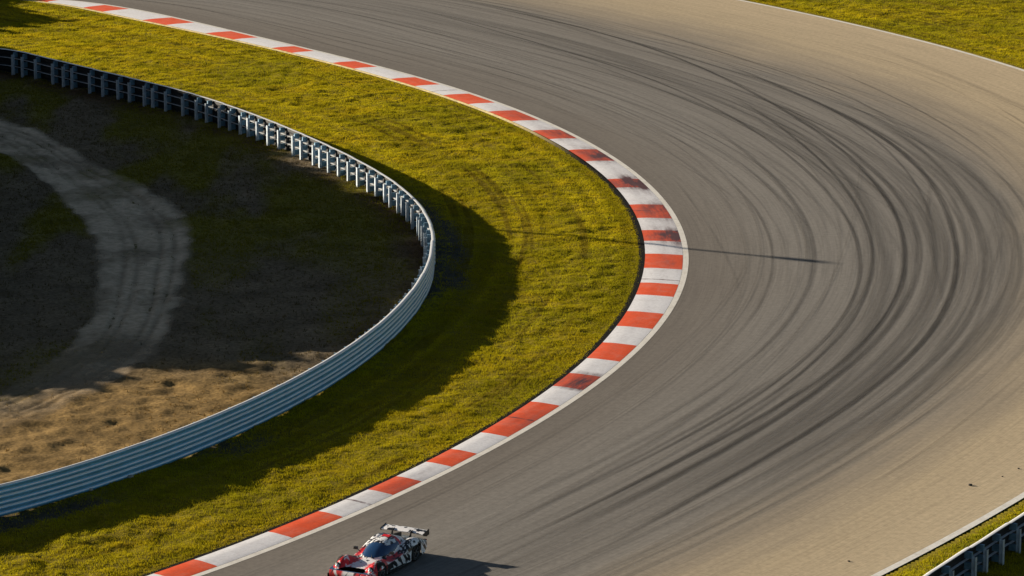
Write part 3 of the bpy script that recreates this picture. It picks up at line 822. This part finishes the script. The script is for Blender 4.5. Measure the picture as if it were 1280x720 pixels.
def arch(x, xw, r=.415):
    d = np.abs(x - xw); return np.where(d < r, .33 + np.sqrt(np.clip(r * r - d * d, 0, None)), 0)

WHITE_C = np.array([.92, .92, .95]); RED_C = np.array([.74, .022, .028]); BLACK_C = np.array([.010, .010, .012])
def livery(x, y, z, side):
    n1 = fbm(x * 4.1 + 5, y * 4.6 + z * 4 + 2, 401, 3); n2 = fbm(x * 7.5 + z * 5, y * 9 - z * 4, 402, 3)
    n3 = fbm(x * 2.2 + 3, y * 8 + z * 5, 403, 3)
    c = np.broadcast_to(WHITE_C, x.shape + (3,)).copy()
    ay = np.abs(y)
    redness = np.maximum(sstep(.75, .95, x + (n1 - .5) * .7) * sstep(.20, .34, ay + (n2 - .5) * .2),
                         sstep(.19, .12, np.abs(ay - .72 + (x - .4) * .10) + (n1 - .5) * .1) * sstep(-.55, -.35, x) * sstep(1.4, 1.1, x))
    redness = np.maximum(redness, sstep(.14, .08, np.abs(x + .90 + (n1 - .5) * .1)) * sstep(.60, .52, ay))
    white_cut = sstep(.60, .63, n3) * (x > .8)
    redness = redness * (1 - white_cut)
    c = c * (1 - redness[..., None]) + RED_C * redness[..., None]
    blk = sstep(.625, .645, n2 + .05 * sstep(-.6, -1.0, x) * sstep(.3, .55, ay) - .06 * (ay < .3) * (x > .6) - .035 * (x > .7))
    blk = np.maximum(blk, sstep(.64, .655, n1) * (x < .7))
    c = c * (1 - blk[..., None]) + BLACK_C * blk[..., None]
    if side:
        s_ = sstep(.42, .46, fbm(x * 6.0 - z * 5.5, z * 2.6 + 1 + (y > 0) * 3, 405, 2))
        c2 = np.where((x > .75)[..., None] & (n1 > .5)[..., None], RED_C, WHITE_C) * s_[..., None] + BLACK_C * (1 - s_[..., None])
        lo = sstep(.60, .50, z + (n1 - .5) * .2); lo = lo * sstep(1.9, 1.5, x) + .35 * lo * sstep(1.5, 1.9, x)
        c = c * (1 - lo[..., None]) + c2 * lo[..., None]
    return c

def make_race_car(loc, heading):
    car = empty('race_car', loc, heading)
    tag(car, 'white red and black race car with tall rear wing cornering beside the kerb', 'race car')
    nx, ny, nz = 250, 121, 22
    xs = np.linspace(2.3, -2.42, nx); tv = np.linspace(-1, 1, ny)
    tv = np.sign(tv) * (1 - (1 - np.abs(tv)) ** 1.15)
    X = np.broadcast_to(xs[:, None], (nx, ny)).copy(); Y = car_half_width(xs)[:, None] * tv[None]
    Z, ex = car_top(X, Y)
    colors = livery(X, Y, Z, False)
    # black intake openings behind the front wings and in the sidepods
    hole = (np.abs(X - .82) < .10) & (np.abs(np.abs(Y) - .70) < .14)
    colors[hole] = BLACK_C
    glass = (ex > .045) & (X > -.82) & ~((Z > .93) & (X < -.05))
    f = grid_faces(nx, ny); gl = glass.ravel()[f].all(1)
    P3 = np.c_[X.ravel(), Y.ravel(), Z.ravel()]
    def part(name, faces, mat, col=None):
        used, inv = np.unique(faces, return_inverse=True)
        return mesh_object(name, P3[used], inv.reshape(faces.shape), mat, car, True, col[used] if col is not None else None)
    # body: top skin plus two sides, one mesh
    V = [P3[:]]; C = [colors.reshape(-1, 3)]; F2 = [f[~gl]]
    base_n = len(P3)
    zlow = np.maximum(np.maximum(arch(xs, XF), arch(xs, XR, .43)), np.interp(xs, [-2.42, -2, 2.2, 2.5], [.28, .12, .10, .12]))
    for sgn, col_ in ((-1, 0), (1, ny - 1)):
        zt = Z[:, col_]; u = np.linspace(0, 1, nz)
        ZZ = zt[:, None] * (1 - u[None]) + np.minimum(zlow, zt - .01)[:, None] * u[None]
        XX = np.broadcast_to(xs[:, None], ZZ.shape); tuck = -.05 * u[None] ** 2 * sstep(.9, .5, np.abs(np.abs(XX) - .0)) + .012 * np.sin(u[None] * math.pi)
        YY = sgn * (car_half_width(xs)[:, None] + tuck)
        V.append(np.c_[XX.ravel(), YY.ravel(), ZZ.ravel()]); C.append(livery(XX, YY, ZZ, True).reshape(-1, 3))
        g_ = grid_faces(nx, nz) + base_n
        F2.append(g_ if sgn > 0 else g_[:, ::-1]); base_n += nx * nz
    # nose and tail closing strips
    for row in (0, nx - 1):
        u = np.linspace(0, 1, 8); zt = Z[row]
        ZZ = zt[:, None] * (1 - u[None]) + zlow[row] * u[None]
        YY = np.broadcast_to(Y[row][:, None], ZZ.shape); XX = np.full(ZZ.shape, xs[row]) + (.06 if row == 0 else -.03) * np.sin(u * math.pi)[None]
        cc = livery(XX, YY, ZZ, False)
        if row == 0: cc[(ZZ < .19) & (np.abs(YY) < .5)] = BLACK_C
        else: cc[ZZ < .5] = BLACK_C
        V.append(np.c_[XX.ravel(), YY.ravel(), ZZ.ravel()]); C.append(cc.reshape(-1, 3))
        F2.append(grid_faces(ny, 8) + base_n); base_n += ny * 8
    mesh_object('body', np.vstack(V), np.vstack(F2), MAT_LIVERY, car, True, np.vstack(C))
    part('windscreen', f[gl], MAT_GLASS)
    S = Shape(); S.box((-.05, 0, .25), (4.5, 1.16, .34)); S.box((0, 0, .115), (4.1, 1.86, .05)); S.build('underbody', MAT_CARBON, car)
    S = Shape()
    S.prism([(1.75, .05), (2.40, .05), (2.40, .075), (1.75, .085)], -.92, .92)
    for s_ in (-1, 1): S.box((2.15, s_ * .93, .15), (.42, .025, .22))
    S.build('front_splitter', MAT_CARBON, car)
    for s_ in (-1, 1):
        S = Shape(); S.box((-.05, s_ * .95, .10), (1.7, .12, .035)); S.build('side_skirt', MAT_CARBON, car)
    # wheels
    for xw, r, w in ((XF, WR, .31), (XR, .355, .34)):
        for s_ in (-1, 1):
            S = Shape(); y0, y1 = s_ * .985, s_ * (.985 - w)
            S.lathe([(.20, y1), (r - .03, y1), (r, y1 + s_ * .05), (r, y0 - s_ * .04), (r - .035, y0), (.235, y0), (.225, y0 - s_ * .03)], 36)
            wh = empty('wheel', (xw, 0, r)); wh.parent = car
            S.build('tyre', MAT_TYRE, wh, True)
            R_ = Shape(); R_.lathe([(.228, y0 - s_ * .015), (.205, y0 - s_ * .03), (.20, y0 - s_ * .16), (.0, y0 - s_ * .17)], 30)
            for q_ in range(6):
                a = q_ * math.pi / 3 + .2
                R_.tube((0, y0 - s_ * .05, 0), (.215 * math.cos(a), y0 - s_ * .03, .215 * math.sin(a)), .032, .024, 8)
            R_.tube((0, y0 - s_ * .1, 0), (0, y0 - s_ * .02, 0), .05, .04, 12)
            R_.build('rim', MAT_RIM, wh)
    # rear wing
    prof = []
    for i in range(15): 
        u = i / 14; prof.append((-2.02 - .40 * u, .945 + .035 * math.sin(math.pi * u ** .8) + .085 * u ** 1.6))
    for i in range(14, -1, -1):
        u = i / 14; prof.append((-2.02 - .40 * u, .930 - .035 * math.sin(math.pi * u ** .7) + .09 * u ** 1.6))
        # fine strips across the span so the livery can vary along it
    yy = np.linspace(-.97, .97, 90); pr = np.array(prof)
    Vw = np.array([[(p[0], y, p[1] - .05 * (abs(y) / .97) ** 2 * .4) for p in np.vstack([pr, pr[:1]])] for y in yy])
    cw = np.where((sstep(.55, .58, fbm(Vw[..., 0] * 9, Vw[..., 1] * 6.5, 409, 2)))[..., None] > .5, BLACK_C, WHITE_C)
    rw = mesh_object('rear_wing', Vw.reshape(-1, 3), grid_faces(90, len(pr) + 1), MAT_LIVERY, car, True, cw.reshape(-1, 3))
    for s_ in (-1, 1):
        S = Shape(); S.prism([(-1.98, .96), (-2.47, 1.06), (-2.48, .84), (-2.25, .80), (-2.0, .88)], s_ * .985 - .012, s_ * .985 + .012)
        S.build('end_plate', MAT_CARBON, rw)
        S = Shape(); S.prism([(-1.75, .66), (-1.98, 1.0), (-2.14, 1.02), (-2.18, .955), (-2.02, .91), (-1.98, .66)], s_ * .42 - .014, s_ * .42 + .014)
        S.build('wing_pylon', MAT_CARBON, rw)
    # roof scoop with fin
    S = Shape()
    S.prism([(-.62, .98), (-.64, 1.10), (-.80, 1.14), (-1.2, 1.0), (-1.5, .84), (-.7, .85)], -.16, .16)
    sc_ = S.build('roof_scoop', simple('car_red_gloss', (.70, .02, .026), .35, 0, .05, 5, .5, Coat_Weight=.3), car)
    S = Shape(); S.box((-.62, 0, 1.045), (.02, .25, .10)); S.build('intake', MAT_CARBON, sc_)
    S = Shape(); S.prism([(-.9, .95), (-1.0, 1.08), (-1.95, .95), (-1.95, .70), (-1.3, .75)], -.013, .013); S.build('shark_fin', MAT_CARBON, car)
    for s_ in (-1, 1):
        # lamps, mirrors
        S = Shape(); S.lathe([(.001, -.05), (.06, -.045), (.1, -.02), (.12, .0), (.12, .02)], 20)
        V2 = [( .0 + (-p[1]) * 1.6 + abs(p[2]) * -.2, p[0] * .75, p[2] * .8) for p in S.v]
        hz = float(car_top(np.array([1.90]), np.array([s_ * .74]))[0][0])
        hl = mesh_object('headlight', V2, S.f, MAT_LAMP, car, True); hl.location = (1.92, s_ * .74, hz + .0)
        S = Shape(); S.lathe([(.12, -.0), (.15, .01), (.155, .05), (.12, .06)], 20)
        bz = mesh_object('bezel', [((-p[1]) * 1.2 - .0, p[0] * .8, p[2] * .85) for p in S.v], S.f, MAT_CARBON, hl, True)
        S = Shape(); S.tube((.30, s_ * .60, .62), (.30, s_ * .76, .74), .018, .014, 8)
        S.box((.30, s_ * .82, .77), (.12, .17, .10), taper=.8)
        S.build('mirror', MAT_CARBON, car)
        S = Shape()
        for q_ in range(5): S.box((XF + .26 - q_ * .075, s_ * .77, float(car_top(np.array([XF + .26 - q_ * .075]), np.array([s_ * .77]))[0][0]) + .002), (.035, .2, .012))
        S.build('wing_louvre', MAT_CARBON, car)
        S = Shape(); S.box((-2.455, s_ * .72, .60), (.02, .34, .05)); S.build('tail_light', simple('car_tail_lamp', (.35, .01, .01), .25, 0, .05), car)
    S = Shape()
    for q_ in range(-3, 4): S.prism([(-2.15, .12), (-2.5, .34), (-2.5, .12)], q_ * .2 - .008, q_ * .2 + .008)
    S.build('rear_diffuser', MAT_CARBON, car)
    # wiper
    S = Shape(); S.tube((.70, .12, .58), (.35, -.06, .84), .012, .008, 6); S.build('wiper', MAT_CARBON, car)
    return car
CAR_HEADING = math.atan2(-.888, -.46)
cx_, cy_ = SURVEY['car'][0]
race_car = make_race_car((cx_, cy_, 0.012), CAR_HEADING); race_car.scale = (1.04, 1.04, 1.04)


# ------------------------------------------------------------------ camera, light, sky
cam = bpy.data.cameras.new('camera'); co = bpy.data.objects.new('camera', cam); COL.objects.link(co)
co.location = (0, 0, 47); co.rotation_euler = (math.radians(77), 0, 0)
cam.sensor_width = 36; cam.lens = 135; cam.clip_start = 1; cam.clip_end = 6000
scene.camera = co

sd = np.array([SHADOW_DIR[0] * math.cos(SUN_EL), SHADOW_DIR[1] * math.cos(SUN_EL), -math.sin(SUN_EL)])
sun = bpy.data.lights.new('sun', 'SUN'); sun.energy = 9.0
sun.angle = math.radians(.5); sun.color = (1.0, .87, .69)
so = bpy.data.objects.new('sun', sun); COL.objects.link(so)
from mathutils import Vector
so.rotation_euler = Vector(sd).to_track_quat('-Z', 'Y').to_euler(); so.location = (-60, 240, 60)

world = bpy.data.worlds.new('World'); scene.world = world; world.use_nodes = True
nt_ = world.node_tree; bg = nt_.nodes['Background']
sky = nt_.nodes.new('ShaderNodeTexSky'); sky.sky_type = 'NISHITA'; sky.sun_disc = False
sky.sun_elevation = SUN_EL; sky.sun_rotation = math.atan2(-SHADOW_DIR[0], -SHADOW_DIR[1]) % (2 * math.pi)
nt_.links.new(sky.outputs[0], bg.inputs['Color']); bg.inputs['Strength'].default_value = .056
scene.view_settings.view_transform = 'Standard'; scene.view_settings.look = 'None'
scene.view_settings.exposure = 0; scene.view_settings.gamma = 1
scene.cycles.max_bounces = 6; scene.cycles.transparent_max_bounces = 24
